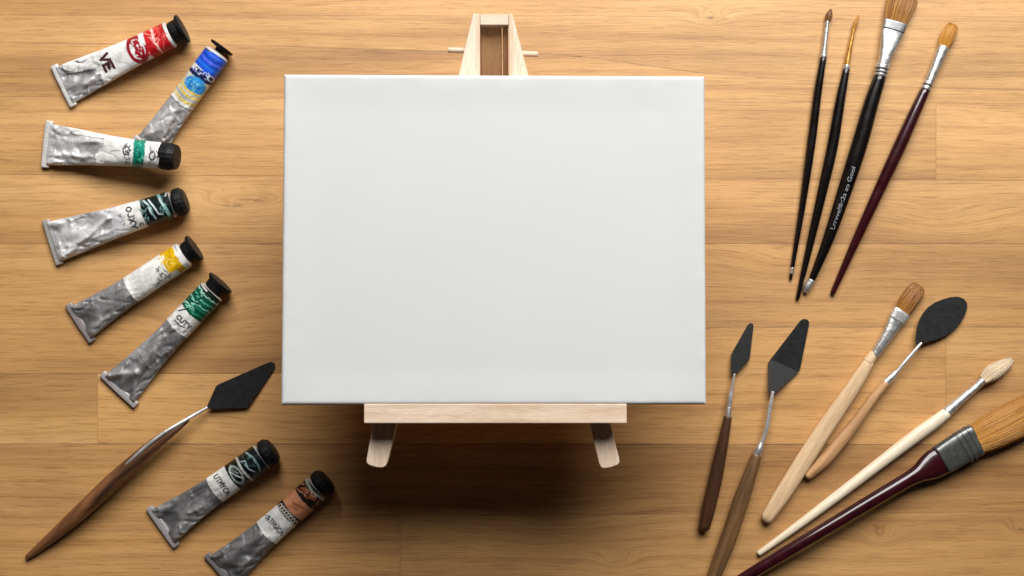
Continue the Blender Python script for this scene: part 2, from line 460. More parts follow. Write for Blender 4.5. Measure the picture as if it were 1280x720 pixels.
class Paint:
    def __init__(s, sg, tg, R, seed):
        s.s, s.t, s.R, s.seed = sg, tg, R, seed
        s.c = np.ones(sg.shape+(3,))*np.array(lin(232, 231, 228)); s.m = np.ones(sg.shape, bool)
        s.j = (fbm(sg/3, tg/3, seed)-.5)*2.2
    def put(s, a, c): a = np.clip(a, 0, 1)[..., None]; s.c = s.c*(1-a)+np.array(c)*a
    def band(s, a, b, c, bow=3.0, soft=.6, rag=.5, t0=-99, t1=99):
        q = s.s-bow*(s.t/s.R)**2+s.j*rag
        s.put(smooth(a-soft, a+soft, q)*(1-smooth(b-soft, b+soft, q))*smooth(t0-1, t0+1, s.t+s.j*rag)*(1-smooth(t1-1, t1+1, s.t+s.j*rag)), c)
    def ell(s, cs, ct, a, b, c, ring=None, soft=.15):
        d = np.hypot((s.s-cs+s.j*.3)/a, (s.t-ct+s.j*.3)/b)
        if ring is None: s.put(1-smooth(1-soft, 1+soft, d), c)
        else: s.put(1-smooth(ring/2, ring/2+.12, np.abs(d-1)), c)
    def line(s, pts, w, c):
        d = np.full(s.s.shape, 99.0)
        for (a0, b0), (a1, b1) in zip(pts[:-1], pts[1:]):
            vx, vy = a1-a0, b1-b0; L2 = vx*vx+vy*vy+1e-9
            k = np.clip(((s.s-a0)*vx+(s.t-b0)*vy)/L2, 0, 1)
            d = np.minimum(d, np.hypot(s.s-a0-k*vx, s.t-b0-k*vy))
        s.put(1-smooth(w/2-.3, w/2+.4, d+s.j*.15), c)
    def text(s, word, cs, t0, size, wide, c, w=1.0):
        """letters run across the tube from t0 downward, tops to the cap"""
        for i, ch in enumerate(word):
            for pl in GL.get(ch, []):
                s.line([(cs+(y-.5)*size, t0-i*wide*1.35-x*wide) for x, y in pl], w, c)
    def scrib(s, n, s0, s1, t0, t1, c, w=1.0, r=None, ln=5, along=False):
        r = r or np.random.RandomState(s.seed+int(s0))
        for i in range(n):
            a = r.uniform(s0, s1); b = r.uniform(t0, t1)
            ang = r.normal(math.pi/2 if not along else 0, .5); pts = [(a, b)]
            for k in range(3):
                ang += r.normal(0, .45); a += math.cos(ang)*ln/3; b += math.sin(ang)*ln/3; pts.append((a, b))
            s.line(pts, w*r.uniform(.6, 1.3), c)

def tube(label, A, B, capL, R, cw, paint, s_lab, cap, metal_tone, seed, zlift=0.0, crimp_rgb=(190, 186, 184), labmask=None, creases=(), fl=2.6, tri=4.0):
    A = np.array(A, float); B = np.array(B, float)
    D = B-A; LT = np.hypot(*D); D /= LT; Lb = LT-capL
    zb = lambda s_: zlift*s_
    t = empty('paint_tube', W(*A, 0).tolist(), label, 'paint tube', 'paint tubes laid out on the left of the table')
    w_of = lambda s_: 2*R+(cw-3-2*R)*(1-smooth(-.15*Lb, Lb*.95, s_))**fl
    h_of = lambda s_: 4.5+(2*R-4.5)*smooth(-.35*Lb, Lb*1.0, s_)**1.25*(1)
    def surface(s0, s1, ds, nv, offs, vfrac=None):
        ss = np.linspace(s0, s1, int((s1-s0)/ds)+2)
        ph = np.linspace(-math.pi, math.pi, nv, endpoint=False)
        ph = np.pi/2+ph*1.0
        Sg, Pg = np.meshgrid(ss, ph, indexing='ij')
        w = w_of(Sg); h = h_of(Sg)
        pw = 2.0+1.0*(1-Sg/Lb)
        c = np.cos(Pg); s_ = np.sin(Pg)
        cx = np.sign(c)*np.abs(c)**(2/pw); sy = np.sign(s_)*np.abs(s_)**(2/pw)
        X = cx*w/2; Z = sy*h/2
        # crumple, fading out under the label and at both ends
        k = smooth(0, 12, Sg)*(1-smooth(s_lab-25, s_lab+25, Sg)*.8)*smooth(-.2, .5, s_)
        n1 = fbm(Sg/17+seed, X/9+3, seed, 2)-.5
        n2 = np.abs(fbm(Sg/22+X/16+seed, X/12-Sg/60, seed+5, 2)-.5)
        n3 = np.abs(fbm(Sg/13-X/18, X/15+seed, seed+9, 2)-.5)
        dz = k*(n1*1.7+(fbm(Sg/34+X/40, X/20-Sg/90+seed, seed+2, 1)-.5)*8-smooth(.2, 0, n2)*1.5+smooth(.16, 0, n3)*1.3+(fbm(Sg/3.5, X/3.5, seed+3, 2)-.5)*.5)
        for (a0, b0, a1, b1, dep, wd) in creases:
            vx, vy = a1-a0, b1-b0; L2 = vx*vx+vy*vy
            kk = np.clip(((Sg-a0)*vx+(X-b0)*vy)/L2, 0, 1)
            d = np.hypot(Sg-a0-kk*vx, X-b0-kk*vy)
            dz += dep*np.exp(-(d/wd)**2)*smooth(-.1, .4, s_)
        dz -= tri*smooth(34, 10, Sg)*np.clip(1-np.abs(X)/(np.maximum(w/2, 1)*np.clip(1.05-Sg/36, .02, 1)), 0, 1)**.5*smooth(.1, .6, s_)
        dz *= smooth(0, 5, Z+h*.5)
        Z = Z+dz
        nx = cx*offs; nz = sy*offs
        px = A[0]+D[0]*Sg+(D[1])*(X+nx); py = A[1]+D[1]*Sg-(D[0])*(X+nx)
        # +X lies to the left of the direction crimp->cap as seen in the photo
        zz = np.maximum(Z+nz+h/2+.3+zb(Sg)+offs, .1)
        k_ = S*(1-zz*S/H)
        V = np.stack([(px-640)*k_, (360-py)*k_, zz*S], -1)
        n_, m_ = Sg.shape
        i = np.arange(n_-1)[:, None]*m_; j = np.arange(m_)[None]; j2 = (j+1) % m_
        F = np.stack([i+j, i+m_+j, i+m_+j2, i+j2], -1)
        return Sg, X, V, F, Pg, dz
    # body
    Sg, X, V, F, Pg, dz = surface(5, Lb, 1.0, 90, 0)
    g1 = fbm(Sg/16+seed*3, X/10, seed+20, 3); g2 = fbm(Sg/5, X/4, seed+21, 3)
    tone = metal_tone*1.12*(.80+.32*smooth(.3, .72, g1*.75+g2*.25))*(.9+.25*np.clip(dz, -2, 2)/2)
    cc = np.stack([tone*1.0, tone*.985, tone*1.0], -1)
    mk('tube_body', V.reshape(-1, 3), F.reshape(-1, 4), M_metal, t, colors=cc.reshape(-1, 3))
    # label
    if labmask is None: labmask = lambda s_, x_, j_: s_ > s_lab-2+3*np.clip(x_/R, -1.2, 1.2)**2+j_*.8
    s0 = 8
    Sg, X, V, F, Pg, dz = surface(s0, Lb, .5, 190, .35)
    P = Paint(Sg, X, R, seed); paint(P, Lb)
    sm = fbm(Sg/9, X/7, seed+40, 3); P.c *= (.84+.2*smooth(.3, .6, sm))[..., None]
    if True:
        M = labmask(Sg, X, (fbm(Sg/4, X/4, seed+50)-.5)*2)
        M = M[:-1]; Fk = F[M]
    Fk = Fk.reshape(-1, 4)
    used, inv = np.unique(Fk, return_inverse=True)
    mk('label', V.reshape(-1, 3)[used], inv.reshape(-1, 4), M_print, t, colors=P.c.reshape(-1, 3)[used])
    # crimp
    n2 = np.array([D[1], -D[0]])
    pc = [A+n2*(cw/2), A-n2*(cw/2)]
    c_st = [(*(pc[0]+D*4.5), 3.2, 10, 5.4), (*(A+D*4.2), 3.2, 10, 5.4), (*(pc[1]+D*4.5), 3.2, 10, 5.4)]
    loft('crimp', c_st, M_metal, t, n=40, nseg=20, p=4.5, r0=1.2, r1=1.2, dent=.10, seed=seed, color=lin(*crimp_rgb))
    # shoulder and cap
    ax = lambda d, r: (*(A+D*(Lb+d)), R+.5+zb(Lb+d), 2*r, 2*r)
    loft('shoulder', [ax(-1.5, R-.3), ax(.6, R-.2), ax(2.6, R*.8), ax(4.0, cap[0][1]*.92)], M_metal, t, n=16, nseg=40, r0=.5, r1=.5, linear=True, color=lin(205, 200, 196), flute=0)
    z0 = max(0, max(c[1] for c in cap)-R)
    loft('cap', [ (*(A+D*(Lb+d)), R+.6+z0+zb(Lb+d), 2*r, 2*r) for d, r in cap], M_cap, t, n=60, nseg=72, r0=.6, r1=1.2, linear=True, flute=.018)
    return t

WHITE = lin(232, 231, 228)
def p_red(P, L):
    dk = lin(70, 38, 42); rd = lin(188, 22, 30); cr = lin(150, 14, 34)
    P.text('VE', 65, 13, 11, 8.5, dk, 3.4); P.scrib(9, 60, 68, -14, 9, dk, 1.3)
    
    P.ell(107, 1, 11, 16, cr, ring=.24); P.scrib(26, 102, 113, -11, 12, cr, 1.8, ln=3); P.ell(109, 0, 4, 10, cr, ring=.5)
    P.band(118, 147, rd); P.scrib(14, 128, 133, -16, 16, lin(232, 150, 138), 1.0, ln=7); P.band(129.5, 131.5, lin(236, 190, 178), rag=1.2)
    P.scrib(8, 136, 144, -14, 15, lin(222, 96, 84), .8, ln=9); P.band(112, 119, lin(225, 222, 220), t0=2)
    P.scrib(7, 116, 122, -16, -8, rd, 1.6)
def p_blue(P, L):
    b = lin(20, 84, 212); P.band(L-74, L-34, lin(214, 210, 196))
    P.band(L-34, L, b)
    for d, c, w in ((4, (70, 110, 235), 2.0), (9, (14, 50, 160), 1.6), (13, (96, 110, 240), 2.2), (20, (30, 110, 226), 3)):
        P.band(L-d-w/2, L-d+w/2, lin(*c), rag=.8)
    P.band(L-33, L-26, WHITE, t0=4); P.text('OU', L-29, 12, 5, 4, lin(40, 70, 150), 1)
    P.band(L-36, L-28, lin(14, 26, 84), t1=8); P.scrib(12, L-34, L-26, -10, 4, lin(190, 206, 232), 1.0, ln=3)
    P.ell(L-29, -12, 3, 4, lin(200, 215, 235), ring=.4)
    P.band(L-38.5, L-34, lin(10, 20, 66))
    P.ell(L-47, -1, 10.5, 14.5, lin(46, 150, 222)); P.scrib(24, L-55, L-40, -12, 12, lin(130, 200, 236), 1.0, ln=4); P.scrib(12, L-52, L-40, -10, 10, lin(24, 110, 196), 1.2, ln=4)
    for d in (57, 63, 71): P.band(L-d-1.2, L-d+1.2, lin(236, 206, 70), bow=5, rag=1)
    P.band(L-68, L-65, lin(176, 176, 178), bow=5)
    P.scrib(5, L-56, L-44, 13, 18, lin(236, 206, 90), 1.5)
def p_teal(P, L):
    dk = lin(78, 74, 80); P.scrib(14, 99, 108, -10, 8, dk, 1.0, ln=4); P.ell(103, 2, 4, 5, dk, ring=.3); P.line([(84, -1), (90, 1), (96, 1)], .8, lin(130, 128, 130))
    P.text('SE', 106, -6, 5, 4, dk, .9)
    P.band(112, 126, lin(14, 132, 112), bow=0, rag=1.6); P.scrib(14, 114, 124, -15, 15, lin(96, 196, 170), 1.0, ln=4); P.scrib(8, 114, 124, -15, 15, lin(6, 92, 76), 1.4, ln=5)
    P.scrib(15, 131, 144, -14, 6, lin(112, 108, 112), 1.0, ln=5); P.ell(136, -1, 3.5, 5, dk, ring=.3)
def p_dark1(P, L):
    P.put(1-smooth(86, 104, P.s+P.j*3), lin(205, 200, 204))
    P.text('OJXY', 107, 13, 7, 5.4, lin(34, 36, 40), 1.7); P.scrib(10, 92, 97, -13, 11, lin(150, 146, 156), 1.2, ln=4)
    P.text('C', 117, -10, 5, 4, lin(60, 60, 66), 1.2)
    k = lin(6, 22, 24); P.band(121, L+9, k, rag=1)
    P.scrib(16, 122, 128, -17, 17, lin(120, 150, 150), .9, ln=5)
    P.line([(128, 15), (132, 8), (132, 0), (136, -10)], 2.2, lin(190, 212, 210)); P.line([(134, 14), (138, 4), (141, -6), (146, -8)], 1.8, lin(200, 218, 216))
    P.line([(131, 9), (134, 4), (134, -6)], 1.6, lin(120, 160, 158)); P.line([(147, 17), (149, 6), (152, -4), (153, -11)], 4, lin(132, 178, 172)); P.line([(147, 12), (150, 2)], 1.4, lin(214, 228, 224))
    P.scrib(10, 144, 157, -15, 15, lin(90, 130, 126), 1.0, ln=5)
def p_yellow(P, L):
    y = lin(226, 178, 12); P.band(131, 150, y, t0=-10, rag=1.4); P.scrib(10, 132, 148, -8, 14, lin(196, 150, 10), 1.3, ln=6); P.scrib(5, 134, 146, -8, 12, lin(244, 216, 110), 1, ln=5)
    P.band(129, 136, lin(240, 226, 190), t0=8, t1=14)
    P.scrib(16, 117, 131, -13, 3, lin(120, 114, 112), 1.1, ln=5); P.scrib(8, 108, 128, -16, -10, lin(150, 146, 144), 1.1, ln=5); P.band(140, 150, lin(206, 160, 12), t0=-16, t1=-9)
def p_green(P, L):
    P.text('CUTY', 121, 10, 5.5, 4.2, lin(36, 38, 40), 1.4); P.line([(115, 9), (114, 0), (117, -6)], 1.3, lin(36, 38, 40))
    P.band(133, L+9, lin(6, 84, 62), rag=.8)
    for d, c in ((138, (70, 170, 140)), (145, (40, 140, 110)), (149, (130, 205, 180)), (156, (90, 180, 152)), (163, (180, 222, 206))):
        P.band(d-.7, d+.7, lin(*c), bow=4, rag=1.8)
    P.scrib(12, 138, 162, 0, 12, lin(150, 212, 192), 1.0, ln=14, ); P.scrib(8, 136, 164, 0, 15, lin(4, 48, 36), 1.5, ln=13); P.band(165, L+4, lin(8, 30, 26), bow=4)
def p_dark2(P, L):
    P.text('UTMYCA', 95, 14, 6.5, 3.6, lin(52, 52, 54), 1.3)
    k = lin(10, 18, 18); P.band(108, 126, k); P.ell(117, 0, 6, 12, lin(180, 190, 186), ring=.16); P.line([(112, 8), (117, -2), (121, -8)], 1.6, lin(206, 212, 208)); P.line([(114, 10), (120, 0)], 1.2, lin(150, 160, 156))
    P.scrib(12, 110, 124, -15, 15, lin(120, 128, 126), .9, ln=4); P.band(125, 128, lin(196, 198, 194)); P.band(128, L+9, lin(4, 20, 24))
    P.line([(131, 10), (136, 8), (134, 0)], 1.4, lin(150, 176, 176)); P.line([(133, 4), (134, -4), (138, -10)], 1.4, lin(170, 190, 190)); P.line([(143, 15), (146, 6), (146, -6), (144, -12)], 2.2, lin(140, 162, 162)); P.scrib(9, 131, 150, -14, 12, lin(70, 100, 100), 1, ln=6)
def p_brown(P, L):
    P.text('ATRUCA', 92, 14, 6, 3.6, lin(92, 90, 88), 1.2); P.scrib(6, 89, 95, -14, 14, lin(110, 106, 104), .9)
    k = lin(24, 20, 20); P.band(108, 118, k)
    for t in range(-14, 16, 4): P.ell(113, t, 3, 1.7, lin(196, 186, 176), ring=.5)
    P.band(118, 138, lin(206, 138, 100)); P.scrib(6, 122, 134, -10, 10, lin(160, 96, 62), 1.6, ln=5); P.band(138, L+9, lin(34, 20, 16))
    P.scrib(26, 140, 156, -16, 16, lin(170, 96, 62), 1.5, ln=4); P.scrib(10, 140, 156, -14, 14, lin(210, 170, 140), .9, ln=3); P.band(154, 157, lin(176, 176, 168), bow=4)

cone = [(2.5, 12), (5, 13.2), (12, 14.2), (15, 17.6), (17.5, 18)]
mush = [(2.5, 11), (5, 11.5), (6, 16.5), (9, 17.8), (15, 17.4), (19, 14)]
tube('white and red paint tube with black cap, uppermost tube at top left', (76, 109), (230, 35), 20, 17, 55, p_red, 55, [(2.5, 13), (6, 14), (13, 14.5), (16, 18), (19, 18.3)], .52, 3,
     labmask=lambda s, x, j: s > 50-36*smooth(1, 13, x)+j*3, creases=[(8, -18, 46, -4, 2.5, 3), (10, 10, 40, 0, -2.5, 4)], crimp_rgb=(216, 214, 210), fl=1.3, tri=2.5)
tube('blue paint tube with yellow stripes, its end tucked under the teal banded tube', (183, 189), (279, 57), 14, 16.5, 44, p_blue, 74, [(2, 5.5), (8, 6), (9, 14.5), (12, 16)], .50, 11,
     crimp_rgb=(170, 166, 164), creases=[(12, -12, 60, 2, 2.4, 3)])
tube('white paint tube with one teal band lying across the blue tube', (55, 180), (224, 197), 25, 16.5, 57, p_teal, 66, [(2, 14.5), (4, 16.5), (14, 17), (22, 15)], .62, 21, zlift=.1,
     labmask=lambda s, x, j: s > 66+8*smooth(-4, 8, x)+j*3-46*smooth(14, 17, x), crimp_rgb=(214, 212, 208), fl=1.25, tri=1.5, creases=[(12, 4, 66, 10, 2, 4), (14, -12, 60, -10, 2, 3)])
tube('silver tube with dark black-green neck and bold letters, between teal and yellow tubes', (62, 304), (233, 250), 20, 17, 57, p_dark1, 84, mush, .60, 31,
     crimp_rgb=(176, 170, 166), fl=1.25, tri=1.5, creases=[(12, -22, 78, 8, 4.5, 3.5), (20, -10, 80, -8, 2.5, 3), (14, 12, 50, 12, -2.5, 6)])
tube('paint tube with yellow patch at its neck and blank white label', (97, 406), (246, 308), 20, 17, 54, p_yellow, 78, cone, .26, 41,
     crimp_rgb=(150, 142, 140), creases=[(10, -18, 50, 0, 2, 4)])
tube('grey tube with bright green neck and narrow white label, above the left palette knife', (146, 490), (278, 351), 20, 17, 57, p_green, 108, cone, .30, 51,
     crimp_rgb=(178, 172, 172), creases=[(8, 20, 34, -2, 3, 4), (8, -20, 34, -2, 3, 4), (34, 0, 104, 4, 1.6, 3)])
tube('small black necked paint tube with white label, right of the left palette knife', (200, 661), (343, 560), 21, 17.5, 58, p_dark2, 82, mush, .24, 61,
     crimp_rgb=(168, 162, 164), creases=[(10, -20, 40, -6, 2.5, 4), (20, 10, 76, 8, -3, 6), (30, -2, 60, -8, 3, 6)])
tube('paint tube with copper brown label at the bottom edge', (275, 718), (411, 597), 22, 17.5, 58, p_brown, 76, mush, .20, 71,
     crimp_rgb=(130, 124, 124), creases=[(16, 6, 70, 4, 3, 5), (20, -12, 70, -10, 2.5, 3)])

# ------------------------------------------------------------------ bristles
def bristles(st, parent, cols, n=320, r=.38, seed=1, blunt=.12, label=None, core=True):
    rs = np.random.RandomState(seed)
    K = 10
    xs, o = sample(st, K)
    C = np.array([W(a[0], a[1], a[2]*S) for a in o]); T, side, up = frames(C)
    w = o[:, 3]/2*S; h = o[:, 4]/2*S
    V = []; F = []; Cc = []
    for i in range(n):
        a = rs.uniform(0, 2*math.pi); q = rs.uniform(0, 1)**.5
        if rs.rand() < .75: a = abs(a) % math.pi; q = max(q, rs.uniform(.6, 1))
        u, v = math.cos(a)*q, math.sin(a)*q
        end = 1-blunt*rs.rand()**2
        c = np.array(cols[rs.randint(len(cols))])*rs.uniform(.68, 1.08)
        wob = rs.normal(0, .5, 2)
        base = len(V)
        for k in range(K):
            f = k/(K-1)*end*(K-1); i0 = min(int(f), K-2); ft = f-i0
            L_ = lambda A_: A_[i0]*(1-ft)+A_[i0+1]*ft
            cc = L_(C)+L_(side)*(L_(w)*u+wob[0]*S*k/K)+L_(up)*(L_(h)*v)
            rr = r*S*(1-.6*(k/(K-1))**2)
            for m in range(3):
                an = m*2.094+1
                V.append(cc+L_(side)*math.cos(an)*rr+L_(up)*math.sin(an)*rr); Cc.append(c)
            if k:
                for m in range(3):
                    m2 = (m+1) % 3; b0 = base+(k-1)*3
                    F.append((b0+m, b0+m2, b0+3+m2, b0+3+m))
    if core:
        ph = np.linspace(0, 2*math.pi, 20, endpoint=False); xs2, o2 = sample(st, 14)
        C2 = np.array([W(a[0], a[1], a[2]*S) for a in o2]); T2, s2, u2 = frames(C2)
        base = len(V)
        for k in range(14):
            fw = .93 if k < 12 else (.8 if k == 12 else .3)
            for p_ in ph:
                V.append(C2[k]+s2[k]*math.cos(p_)*o2[k, 3]/2*S*fw+u2[k]*math.sin(p_)*o2[k, 4]/2*S*fw); Cc.append(np.array(cols[0])*.8)
        for k in range(13):
            for j in range(20):
                j2 = (j+1) % 20
                F.append((base+k*20+j, base+k*20+j2, base+(k+1)*20+j2, base+(k+1)*20+j))
    V = np.array(V); V[:, 2] = np.maximum(V[:, 2], .0001)
    return mk('bristles', V, F, M_hair, parent, colors=np.array(Cc), label=label)

sable = []
golden = [lin(196, 136, 44), lin(174, 116, 36), lin(212, 154, 64)]
GB = 'brushes fanned out at the top right'
GL2 = 'brushes at the bottom right'
def rng_w(st):
    """z of a rod lying on the table = its own half height"""
    return [(a, b, (h/2+.2 if z is None else z), w, h) for a, b, z, w, h in st]
_lt = loft
def rod(name, st, *a, **k): return _lt(name, rng_w(st), *a, **k)

# 1 thinnest
t = empty('paintbrush', W(1010, 200).tolist(), 'slim black brush with silver ferrule and small brown round tip, leftmost brush', 'paintbrush', GB)
bristles(rng_w([(1034, 28, 5, 5.5, 5), (1036.2, 20, 5, 8.5, 7), (1038.5, 11.5, 4.5, 1.5, 1.5)]), t, [lin(140, 96, 48), lin(110, 74, 38)], 160, .32, 1)
rod('ferrule', [(1034.3, 27, 5, 5.5, 5.5), (1029.6, 69, 5, 8, 8), (1029.3, 72, 5, 8.6, 8.6)], M_ferr, t)
rod('ring', [(1029.6, 69, 5, 9.4, 9.4), (1029.3, 72, 5, 9.4, 9.4)], M_ferr, t, n=6)
rod('handle', [(1029.2, 73, 5, 8, 8), (1023, 110, 5.4, 10, 10), (1015, 172, 5.6, 11, 11), (1004, 250, 4.8, 8.5, 8.5), (990.5, 334, 3.4, 5, 5)], M_blackh, t)
rod('end_tip', [(990.4, 335, 3.4, 5.2, 5.2), (989.2, 342, 3.4, 4.8, 4.8)], M_ferr, t, n=8)
rod('end_loop', [(989.2, 342, 3, 4.2, 4), (988.3, 349, 2.6, 3.4, 3)], M_blackh, t, n=8)
# 2 brass
t = empty('paintbrush', W(1030, 220).tolist(), 'black brush with brass ferrule and needle-fine golden tip', 'paintbrush', GB)
bristles(rng_w([(1066.6, 39, 5, 4, 4), (1069, 30, 5, 4.6, 4), (1073.4, 19, 4, .9, .9)]), t, golden, 110, .3, 2)
rod('ferrule', [(1066.9, 38, 5, 4.2, 4.2), (1062, 62, 5, 6, 6), (1059.5, 76, 5.2, 7.2, 7.2), (1058.6, 83, 5.2, 8, 8)], M_brass, t)
rod('ring', [(1058.6, 82, 5.2, 9.2, 9.2), (1058, 86.5, 5.2, 9, 9)], M_ferr, t, n=6)
rod('handle', [(1058, 87, 5.2, 8.6, 8.6), (1051, 122, 6, 12, 12), (1041, 180, 7, 14, 14), (1024, 256, 6, 11.5, 11.5), (1008, 325, 4.4, 8, 8), (997, 373, 3, 5, 5)], M_blackh, t, r1=2)
# 3 large flat
t = empty('paintbrush', W(1060, 220).tolist(), 'wide flat brown brush with silver ferrule and lettered thick black handle', 'paintbrush', GB)
bristles([(1118.5, 30, 8, 28, 7), (1122.5, 16, 8, 33, 10), (1128, 0, 7.5, 37, 9), (1132, -12, 6, 30, 4)], t, [lin(176, 120, 54), lin(150, 100, 46), lin(204, 146, 72), lin(134, 88, 42)], 1500, .34, 3, blunt=.25)
_lt('ferrule', [(1118.8, 28.5, 9, 29, 8), (1115.5, 41, 9, 27.5, 9), (1110, 60, 9, 20.5, 13), (1104.5, 78, 9, 15.5, 15.5), (1103.5, 82, 9, 15.5, 15.5)], M_ferr, t, p=2.6, r0=.4, dent=.03)
_lt('crimp_band', [(1119.6, 27.2, 9, 29.6, 8.6), (1116.4, 38.5, 9, 28.4, 9.6)], M_band, t, n=8, p=3, r0=.3, r1=.3)
_lt('ring', [(1103.4, 81.5, 9, 18, 18), (1102.4, 86, 9, 18.5, 18.5)], M_ferr, t, n=6)
_lt('ring', [(1101.8, 88.5, 9, 17.6, 17.6), (1101.4, 90.5, 9, 17.6, 17.6)], M_ferr, t, n=6)
_lt('ring', [(1100.8, 93, 9, 17.6, 17.6), (1100.2, 95.5, 9, 17.2, 17.2)], M_ferr, t, n=6)
_lt('ferrule_base', [(1103.5, 81, 9, 15, 15), (1100, 97, 9, 15.4, 15.4)], M_ring, t, n=6)
HANDLE3 = [(1100, 96, 9, 16, 16), (1090, 126, 9.4, 18.6, 18.6), (1074.5, 180, 10.4, 20.5, 20.5), (1056, 238, 9.8, 18.5, 18.5), (1035, 300, 8, 14, 14), (1014, 352, 5, 8, 8)]
_lt('handle', HANDLE3, M_blackh, t)
_lt('end_tip', [(1014.2, 350, 5.4, 9, 9), (1010, 358, 5, 10, 9), (1006.5, 365, 4, 6, 6)], M_ferr, t, n=14, dent=.25)
def lettering(txt, p0, p1, size, z, z2, parent):
    cu = bpy.data.curves.new('lettering', 'FONT'); cu.body = txt; cu.size = 1; cu.extrude = .01
    ob = bpy.data.objects.new('tmp', cu); col.objects.link(ob)
    bpy.context.view_layer.update()
    me = bpy.data.meshes.new_from_object(ob.evaluated_get(bpy.context.evaluated_depsgraph_get()))
    bpy.data.objects.remove(ob)
    co = np.array([v.co[:] for v in me.vertices]); wdt = co[:, 0].max()
    a = W(*p0, z*S); b = W(*p1, z*S); d = b-a; L = np.linalg.norm(d); d /= L; n = np.array([-d[1], d[0], 0])
    k = L/wdt; ky = size*S/.7
    P_ = a[None]+co[:, :1]*k*d[None]+(co[:, 1:2]-.35)*ky*n[None]
    _, hs = sample(HANDLE3, 200)
    py_ = 360-P_[:, 1]/(S*(1-17*S)); oo = np.argsort(hs[:, 1])
    zc = np.interp(py_, hs[oo, 1], hs[oo, 2]); hh = np.interp(py_, hs[oo, 1], hs[oo, 4])/2
    lat = np.abs((co[:, 1]-.35)*ky)/S
    P_[:, 2] = (zc+np.sqrt(np.maximum(hh**2-lat**2, 1))+.25)*S+co[:, 2]*.004
    P_ -= parent_world(parent)
    me.vertices.foreach_set('co', P_.ravel()); me.materials.clear(); me.materials.append(M_text); me.update(); me.name = 'lettering'
    o = bpy.data.objects.new('lettering', me); col.objects.link(o); o.parent = parent
lettering('Lrrvvellfr:2a ap Gool', (1040, 287), (1066, 209), 5.2, 15.9, 20.3, t)
# 4 burgundy
t = empty('paintbrush', W(1110, 220).tolist(), 'burgundy handled brush with golden rounded bristles and silver ferrule', 'paintbrush', GB)
bristles([(1179.5, 60, 7, 14, 9), (1184, 47, 7.5, 17.5, 11), (1189, 36, 7, 16.5, 9), (1191.5, 30.5, 6, 11, 5)], t, golden, 420, .4, 4, blunt=.08)
rod('ferrule', [(1180, 58.5, 7, 14.5, 10), (1171, 80, 7, 12.5, 11), (1160.5, 105, 7, 11, 11)], M_ferr, t)
rod('ring', [(1161, 103, 7, 12.6, 12.6), (1159.6, 106, 7, 12.8, 12.8)], M_ferr, t, n=6)
rod('ring', [(1158.4, 108.5, 7, 13, 13), (1157, 112, 7, 13.2, 13.2)], M_ferr, t, n=6)
rod('ferrule_base', [(1160.5, 104, 7, 11, 11), (1156.5, 113, 7, 11, 11)], M_ring, t, n=6)
rod('handle', [(1156.3, 113, 7, 12.5, 12.5), (1143, 142, 7.6, 15, 15), (1125, 182, 8.4, 16.5, 16.5), (1098, 240, 7.6, 14.5, 14.5), (1066, 310, 5.6, 10.5, 10.5), (1041, 366, 3.4, 6.5, 6.5)], M_burg, t, r1=2.5)
# 5 filbert with raw handle
t = empty('paintbrush', W(1040, 530).tolist(), 'filbert brush with wide raw pale wood handle and crimped silver ferrule', 'paintbrush', GL2)
bristles([(1127, 391, 8, 19, 8), (1135, 377, 8, 23, 10), (1145, 363, 7, 22.5, 8), (1149.5, 357, 6, 14, 4)], t, [lin(160, 106, 44), lin(140, 90, 36), lin(182, 126, 60)], 700, .42, 5, blunt=.06)
_lt('ferrule', [(1127.5, 389, 8.5, 21.5, 9), (1122, 398, 8.5, 20.5, 9.5), (1108, 421, 8.5, 14.5, 12), (1092.5, 444, 8.5, 11, 11)], M_ferr, t, p=2.5, dent=.05)
_lt('crimp_band', [(1127, 390, 8.6, 22.4, 10), (1120.5, 400.5, 8.6, 21, 10.6)], M_steel, t, n=8, p=3, dent=.06, seed=4)
_lt('collar', [(1093, 442, 8.5, 11.6, 11), (1085, 453, 8.5, 14, 12)], M_hraw, t, n=10, dent=.1)
_lt('handle', [(1086, 452, 8, 13.5, 12), (1072, 475, 8, 17.5, 13), (1045, 515, 8, 20, 13), (1015, 560, 8, 21.5, 13), (981, 613, 7.5, 20.5, 13), (960, 645, 7, 16, 12)], M_hraw, t, p=2.6, r1=9)
# 6 cream brush
t = empty('paintbrush', W(1100, 580).tolist(), 'cream white handled brush with pale pointed head, between the raw and burgundy handles', 'paintbrush', GL2)
bristles([(1229, 475, 9, 13, 10), (1240, 466, 9.5, 20, 14), (1253, 457.5, 9, 16, 10), (1265.5, 449.5, 7, 5, 3)], t, [lin(222, 200, 168), lin(204, 178, 142), lin(236, 218, 190)], 500, .42, 6, blunt=.12)
_lt('ferrule', [(1231, 473.5, 9, 11, 10), (1221, 483, 9, 9, 9), (1207, 495, 9, 10.5, 10), (1183, 516, 9, 13.5, 12.5)], M_ferr, t, dent=.07)
_lt('handle', [(1184, 515.5, 9, 13.5, 12.5), (1172, 525, 8.6, 15.5, 14), (1150, 541, 8.2, 16.5, 15.5), (1100, 579, 7.4, 14.8, 14), (1040, 625, 6, 12.5, 12), (985, 666, 4.6, 9.5, 9), (949, 691.5, 3.6, 7, 7)], M_hcream, t, r1=2.5)
